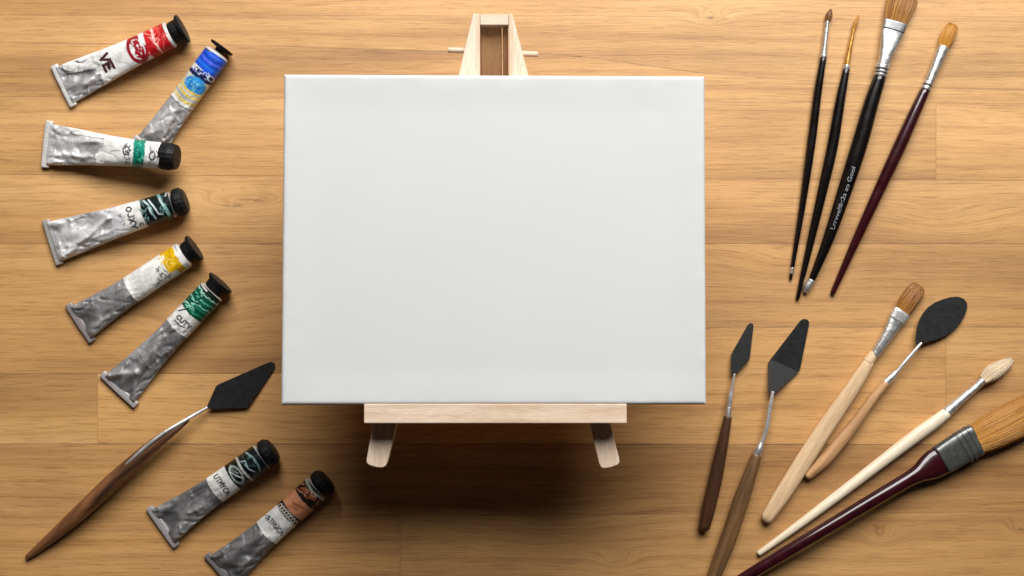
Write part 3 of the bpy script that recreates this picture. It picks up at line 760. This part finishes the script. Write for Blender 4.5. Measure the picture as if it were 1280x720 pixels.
# 7 large burgundy
t = empty('paintbrush', W(1100, 640).tolist(), 'large burgundy varnish brush with thick amber bristles, running off the bottom right', 'paintbrush', GL2)
bristles([(1219, 550, 15, 38, 18), (1242, 538.5, 16, 46, 24), (1275, 522, 15, 48, 22), (1305, 507, 12, 40, 12), (1322, 499, 9, 24, 5)], t, [lin(188, 130, 36), lin(162, 106, 26), lin(206, 152, 60), lin(172, 114, 32)], 2600, .4, 7, blunt=.2)
_lt('ferrule', [(1220.5, 549.5, 15, 40, 19), (1213, 553, 15, 39.5, 19), (1176, 575.5, 15, 37, 19)], M_plate, t, p=4.2, n=20, nseg=48, r0=.6, r1=.6, dent=.02)
for d in (0, .16, .30):
    x = 1217-d*42; y = 551.2+d*25
    _lt('ring', [(x, y, 15, 41.2, 20.2), (x-2.2, y+1.3, 15, 41.0, 20.0)], M_plate, t, p=4.2, n=5, nseg=48, r0=.8, r1=.8)
_lt('handle', [(1177.5, 574.8, 15, 37, 17), (1170, 579, 15, 37, 18), (1158, 586, 16, 31, 18), (1148, 592, 17, 23, 18), (1134, 600, 18, 19, 17), (1090, 626, 20, 17.5, 16.5), (1030, 662, 20, 16.5, 16), (960, 704, 16, 15.5, 15), (900, 741, 10, 13, 13), (880, 753, 7, 11, 11)], M_burg, t, n=90, r1=5, r0=.5)

# ------------------------------------------------------------------ palette knives
def blade(pts, zs, parent, th=0.0007, label=None):
    import bmesh
    bm = bmesh.new(); off = parent_world(parent); P_ = []
    n = len(pts)
    top = [bm.verts.new(W(p[0], p[1], zs(p[0], p[1])*S)-off) for p in pts]
    f = bm.faces.new(top)
    bmesh.ops.triangulate(bm, faces=[f])
    bmesh.ops.subdivide_edges(bm, edges=list(bm.edges), cuts=4, use_grid_fill=True)
    for v in bm.verts:
        w = v.co+__import__('mathutils').Vector(off); px = w.x/S+640; py = 360-w.y/S
        z = zs(px, py)*S; v.co = __import__('mathutils').Vector(W(px, py, z)-off)
    bmesh.ops.solidify(bm, geom=list(bm.faces), thickness=-th)
    bmesh.ops.recalc_face_normals(bm, faces=bm.faces)
    me = bpy.data.meshes.new('blade'); bm.to_mesh(me); bm.free(); me.materials.append(M_blade)
    o = bpy.data.objects.new('blade', me); col.objects.link(o); o.parent = parent
    if label: o['label'] = label
    return o
def along(p0, p1, z0, z1, fold=None):
    d = np.array(p1)-np.array(p0); L = np.hypot(*d); d = d/L
    def f(x, y):
        s = min(max(((x-p0[0])*d[0]+(y-p0[1])*d[1])/L, 0), 1)
        if fold: return np.interp(s, [0, fold[0], 1], [z0, fold[1], z1])
        return z0+(z1-z0)*s
    return f
def rnd(pts, k=2):
    """chaikin rounding"""
    for _ in range(k):
        q = []
        for i in range(len(pts)):
            a, b = np.array(pts[i]), np.array(pts[(i+1) % len(pts)])
            q += [tuple(a*.75+b*.25), tuple(a*.25+b*.75)]
        pts = q
    return pts
GK = 'palette knives on the table'
# left knife
t = empty('palette_knife', W(200, 570).tolist(), 'palette knife with rosewood handle and black diamond blade, alone on the left', 'palette knife', GK)
blade([(258, 512), (256.5, 509), (268, 484), (270.5, 481.5), (333, 454), (339, 452.2), (343, 454.5), (343.5, 459), (340, 465), (311, 506), (308, 509.5), (304, 510.5)], along((257, 510), (342, 455), 9, 2), t)
_lt('shank', [(259, 509.5, 9.5, 3, 3), (246, 517, 12, 4.5, 3.5), (225, 529, 19, 4.5, 4), (205, 541, 25, 4.5, 4), (185, 556, 29, 4.5, 4), (168, 571, 30, 4, 3.5), (157, 581, 29, 2.5, 3)], M_steel, t, n=60)
_lt('handle', [(236, 525.5, 11, 3, 3), (222, 535, 16, 9, 9), (200, 550, 19, 15, 15), (172, 574, 21, 19, 20), (140, 603, 21, 21, 22), (105, 636, 17, 20, 20), (70, 667, 11, 15, 14), (46, 687, 6, 10, 9), (34, 696.5, 4, 6.5, 6)], M_rose, t, n=80, r1=2)
# small diamond
t = empty('palette_knife', W(895, 580).tolist(), 'small diamond palette knife with dark walnut handle, nearest the canvas', 'palette knife', GK)
blade([(917, 471), (915.3, 463), (915.3, 444), (916.5, 441), (935, 406.5), (938, 403.8), (941.5, 404.5), (942.3, 408), (938.5, 447), (937.3, 451), (920, 469)], along((917, 470), (940, 404), 9, 2), t)
_lt('shank', [(918, 468, 9.5, 3, 3), (915.5, 482, 10, 4, 3.5), (913, 497, 10, 6.5, 5), (911, 511, 9.5, 5, 5)], M_steel, t)
_lt('ferrule', [(911.3, 509, 9, 6.5, 6.5), (910.5, 516, 9, 8, 8), (909.5, 523, 9, 9, 9)], M_ferr, t, dent=.1)
_lt('handle', [(910, 521, 9, 10, 10), (903, 556, 9, 14, 13), (894, 600, 9, 17, 14), (886, 634, 9, 17, 14), (880.5, 658, 8.5, 14.5, 12)], M_walnut, t, r1=6, p=2.3)
# large diamond
t = empty('palette_knife', W(940, 600).tolist(), 'large diamond palette knife with bent blade and teak handle, running off the bottom edge', 'palette knife', GK)
blade([(967, 496), (962.6, 490), (961.4, 453), (963.5, 450), (1001, 401), (1005, 398.6), (1010, 399.5), (1012.2, 403), (1011.5, 408), (1001, 461), (999, 465), (969, 494.5)], along((965, 494), (1008, 400), 12, 2.5, fold=(.39, 3.2)), t)
_lt('shank', [(966, 490, 11.5, 4, 4), (962.5, 510, 12, 5.5, 5), (959, 531, 12, 5.5, 5), (956, 543, 11.5, 5, 5), (951, 556, 11, 5.5, 5.5)], M_steel, t, n=40)
_lt('ferrule', [(951.5, 554, 10.5, 7.5, 7.5), (949, 561, 10.5, 10, 10), (945.5, 570, 10, 11.5, 11)], M_ferr, t, dent=.12)
_lt('handle', [(946, 568.5, 10, 12, 11.5), (938, 592, 10, 16, 14), (925, 630, 10, 20, 15), (910, 674, 10, 20, 15), (894, 716, 9.5, 17, 13), (884, 742, 8, 12, 10)], M_teak, t, r1=6, p=2.3)
# oval
t = empty('palette_knife', W(1070, 530).tolist(), 'palette knife with black oval blade and slim tan wooden handle', 'palette knife', GK)
blade([(1149.5, 432), (1147.8, 426), (1149, 412), (1152, 400), (1157, 390.5), (1163, 383.5), (1171, 378), (1181, 373.8), (1190, 371.3), (1198, 370.8), (1205, 373), (1209.6, 378), (1210.3, 385), (1207.5, 394), (1203, 403), (1196, 411.5), (1187, 418.5), (1176, 424), (1164, 427.5), (1155, 430.5)], along((1149, 431), (1208, 375), 11, 2.5), t)
_lt('shank', [(1151.5, 429, 11.5, 3.5, 3.5), (1143, 439, 12, 4.5, 4), (1130, 454, 12, 5, 4.5), (1120, 466, 11.5, 5, 5)], M_steel, t)
_lt('ferrule', [(1121, 464.5, 11, 6.5, 6), (1114, 472, 11, 9, 8.5), (1106, 479.5, 10.5, 10, 9.5)], M_ferr, t, dent=.1)
_lt('handle', [(1107.5, 478, 10.5, 10.5, 10), (1090, 500, 10, 11.5, 11), (1072, 525, 9.5, 13, 12.5), (1053, 549, 9, 16, 14), (1031, 575, 8.5, 15.5, 13), (1011, 594, 7, 11, 10)], M_htan, t, r1=5)

# ------------------------------------------------------------------ easel and canvas
e = empty('table_easel', W(615, 300).tolist(), 'small pale pine table easel with splayed feet holding the blank canvas', 'easel')
zr = 0.090; zt = 0.094
foot_l = [(591.5, 17), (600, 17), (600, 100), (496, 530), (484.5, 577), (482.5, 582), (478, 584.5), (470, 584), (462, 581.5), (458.5, 579), (458, 575), (466, 530), (573, 94)]
foot_r = [(640.5, 17), (660.5, 94), (763, 530), (774, 573), (774.5, 577.5), (772, 581), (764, 584), (756, 585.5), (751.5, 584.5), (749, 579), (737, 530), (636, 100), (636, 17)]
slope = lambda pts: [.090+.007*max(0, min(1, (p[1]-100)/480)) for p in pts]
boxpoly('leg', foot_l, zr-.012, zr, M_pine, e, .0006, zs=slope(foot_l))
boxpoly('leg', foot_r, zr-.012, zr, M_pine, e, .0006, zs=slope(foot_r))
boxpoly('top_block', [(600.3, 18), (635.7, 18), (635.7, 31), (600.3, 31)], zr-.013, zr-.0012, M_pine, e, .0005)
# rear leg: hinged below the block, runs down to the table
def beam(name, p0, z0, p1, z1, wpx, th, mat, parent, bev=.0008, rnd_end=0, label=None):
    """flat bar between two photo points, broad face turned up"""
    import bmesh
    from mathutils import Vector
    a = Vector(W(p0[0], p0[1], z0)); b = Vector(W(p1[0], p1[1], z1)); d = (b-a); L = d.length; d.normalize()
    sd = Vector((0, 0, 1)).cross(d).normalized(); up = d.cross(sd)
    if up.z < 0: up = -up
    hw = wpx*S/2*(1-max(z0, z1)*.5)
    off = Vector(parent_world(parent))
    prof = [(0, -hw), (L-rnd_end, -hw)]
    if rnd_end:
        for k in range(1, 8):
            an = math.pi*k/8; prof.append((L-rnd_end+math.sin(an)*rnd_end, -math.cos(an)*hw))
    else: prof.append((L, -hw)); prof.append((L, hw))
    prof += [(L-rnd_end, hw), (0, hw)]
    q = [];
    for p_ in prof:
        if not q or (abs(q[-1][0]-p_[0])+abs(q[-1][1]-p_[1])) > 1e-6: q.append(p_)
    bm = bmesh.new()
    T_ = [bm.verts.new(a+d*x+sd*y+up*th/2-off) for x, y in q]; B_ = [bm.verts.new(a+d*x+sd*y-up*th/2-off) for x, y in q]
    bm.faces.new(T_); bm.faces.new(B_[::-1]); n = len(q)
    for i in range(n): bm.faces.new((T_[i], B_[i], B_[(i+1) % n], T_[(i+1) % n]))
    bmesh.ops.recalc_face_normals(bm, faces=bm.faces)
    bmesh.ops.bevel(bm, geom=[e_ for e_ in bm.edges], offset=bev, segments=2, affect='EDGES')
    me = bpy.data.meshes.new(name); bm.to_mesh(me); bm.free(); me.materials.append(mat)
    at = me.attributes.new('run', 'FLOAT_VECTOR', 'POINT')
    R = [((v.co+off-a).dot(d), (v.co+off-a).dot(sd), (v.co+off-a).dot(up)) for v in me.vertices]
    at.data.foreach_set('vector', np.array(R).ravel())
    o = bpy.data.objects.new(name, me); col.objects.link(o); o.parent = parent
    if label: o['label'] = label
    return o
M_pine_shade = mat_wood('shaded_pine', lin(186, 142, 98), lin(212, 170, 126), .6, .6)  # same pine, with the shade of the recess put into its colour
beam('rear_leg', (613.5, 30), .078, (617, 330), .0035, 26, .007, M_pine_shade, e, label='rear strut with the recess shade in its colour')
beam('support_strut', (508, 440), .074, (512, 380), .0035, 24, .007, M_pine, e, rnd_end=.005)
beam('support_strut', (726, 440), .074, (722, 380), .0035, 24, .007, M_pine, e, rnd_end=.005)
def along_x(o):
    me = o.data; at = me.attributes['run']
    return o
loft('peg', [(560.5, 62.5, (zr-.007)/S, 7, 7), (590, 63.5, (zr-.007)/S, 7, 7)], M_pine, e, n=10, r0=.8, r1=.8)
loft('peg', [(645, 67, (zr-.007)/S, 7, 7), (672, 68, (zr-.007)/S, 7, 7)], M_pine, e, n=10, r0=.8, r1=.8)
beam('hinge_strip', (631.5, 30), .080, (634, 300), .012, 6.5, .006, M_pine_shade, e)  # narrow second bar of the rear leg, coloured in a shadow tone
zl = .1165
boxpoly('ledge', [(455, 505), (783.5, 505), (783.5, 529), (455, 529)], .0985, zl, M_pine, e, .0006)
boxpoly('ledge_shelf', [(470, 484), (768, 484), (768, 504.4), (470, 504.4)], .0972, .0996, M_pine, e, .0004)
# grain of upright rails runs along y
for o in e.children:
    if o.name.startswith('leg'):
        at = o.data.attributes['run']; co = np.array([v.co[:] for v in o.data.vertices]); at.data.foreach_set('vector', co[:, [1, 0, 2]].ravel())

def build_canvas():
    c = empty('canvas', W(618, 300, .1).tolist(), 'blank white stretched canvas lying on the pale easel', 'canvas')
    q = [(354.5, 92.5), (881.2, 95), (883.2, 506), (350.8, 506.5)]       # photo corners, clockwise
    ztop, zbot, th = .108, .1165, .0165
    P4 = [W(*q[0], ztop), W(*q[1], ztop), W(*q[2], zbot), W(*q[3], zbot)]
    nu, nv = 120, 96
    # profile across: wraps round the front edge and down the sides
    def prof(n):
        r = .0022; out = []
        for a in (0, .35, .7, 1.0): out.append((0, -th*(1-a)-r*0))      # side going up
        return out
    r = .0026
    u = np.r_[np.zeros(4), (1-np.cos(np.linspace(.2, math.pi/2, 5)))*r, np.linspace(.006, .994, nu)*1.0, np.ones(9)]
    # build by a grid in a unit square where border rings fold down
    import itertools
    def axis(L, n):
        a = [0, 0, 0]; d = [-th, -th*.5, -r]
        for k in np.linspace(.15, 1, 6)*math.pi/2: a.append(r*(1-math.cos(k))); d.append(-r*(1-math.sin(k)))
        m = list(np.linspace(r*1.6, L-r*1.6, n)); 
        full = a+m+[L-x for x in a[::-1]]; dd = d+[0]*n+d[::-1]
        return np.array(full), np.array(dd)
    LX = np.linalg.norm(P4[1]-P4[0]); LY = np.linalg.norm(P4[3]-P4[0])
    ax, dx = axis(LX, nu); ay, dy = axis(LY, nv)
    U, Vv = np.meshgrid(ax/LX, ay/LY, indexing='ij'); DX, DY = np.meshgrid(dx, dy, indexing='ij')
    D = np.minimum(DX, DY)
    P = ((1-U)*(1-Vv))[..., None]*P4[0]+(U*(1-Vv))[..., None]*P4[1]+(U*Vv)[..., None]*P4[2]+((1-U)*Vv)[..., None]*P4[3]
    # stretched cloth: slight hollow in the field and pull marks along the bars
    fld = smooth(0, .10, U)*smooth(0, .10, 1-U)*smooth(0, .12, Vv)*smooth(0, .12, 1-Vv)
    D = D-fld*.0009
    cor = np.exp(-((U*LX)**2+((1-Vv)*LY)**2)/(.006**2))
    P[..., 2] += D
    ex = np.exp(-np.minimum(np.minimum(U, 1-U)*LX, np.minimum(Vv, 1-Vv)*LY)/.010)
    P[..., 2] += ex*(fbm(U*26, Vv*22, 5, 2)-.5)*.0006
    n_, m_ = U.shape
    i = np.arange(n_-1)[:, None]*m_; j = np.arange(m_-1)[None]
    F = np.stack([i+j, i+j+1, i+m_+j+1, i+m_+j], -1).reshape(-1, 4)
    mk('cloth', P.reshape(-1, 3), F, M_canvas, c)
    # stretcher bars behind the cloth
    def pt(u_, v_, dz): 
        p = (1-u_)*(1-v_)*P4[0]+u_*(1-v_)*P4[1]+u_*v_*P4[2]+(1-u_)*v_*P4[3]; return p+np.array([0, 0, dz])
    bw = .035; bx = bw/LX; by = bw/LY; e_ = .004
    for (a0, a1, b0, b1) in ((e_, bx, e_, 1-e_), (1-bx, 1-e_, e_, 1-e_), (bx+.001, 1-bx-.001, e_, by), (bx+.001, 1-bx-.001, 1-by, 1-e_)):
        V = [pt(a, b, z) for z in (-th+.0006, -.0022) for a, b in ((a0, b0), (a1, b0), (a1, b1), (a0, b1))]
        mk('stretcher_bar', V, [(0, 1, 2, 3), (7, 6, 5, 4), (0, 4, 5, 1), (1, 5, 6, 2), (2, 6, 7, 3), (3, 7, 4, 0)], M_pine, c, smooth=False, uv=np.array(V))
build_canvas()

# ------------------------------------------------------------------ camera, light, world
cam = bpy.data.cameras.new('camera'); co_ = bpy.data.objects.new('camera', cam); col.objects.link(co_)
co_.location = (0, 0, H); cam.sensor_width = 36; cam.lens = 36/(1280*S/H); cam.clip_start = .01; cam.clip_end = 50
scene.camera = co_
def area(name, loc, target, size, power, rgb=(1, 1, 1), shape='DISK'):
    l = bpy.data.lights.new(name, 'AREA'); l.shape = shape
    if shape == 'ELLIPSE': l.size, l.size_y = size
    else: l.size = size
    l.energy = power; l.color = rgb
    o = bpy.data.objects.new(name, l); col.objects.link(o); o.location = loc
    from mathutils import Vector
    o.rotation_euler = (Vector(target)-Vector(loc)).to_track_quat('-Z', 'Y').to_euler(); return o
area('softbox', (0.26, 1.36, 1.32), (0, 0, 0), (2.0, 1.15), 73, (1, .985, .96), 'ELLIPSE')
w = bpy.data.worlds.new('World'); scene.world = w; w.use_nodes = True
w.node_tree.nodes['Background'].inputs[0].default_value = (1, .95, .88, 1)
w.node_tree.nodes['Background'].inputs[1].default_value = .015
scene.render.engine = 'CYCLES'
scene.view_settings.view_transform = 'Standard'; scene.view_settings.look = 'None'
scene.view_settings.exposure = 0; scene.view_settings.gamma = 1
scene.render.resolution_x = 1024; scene.render.resolution_y = 576
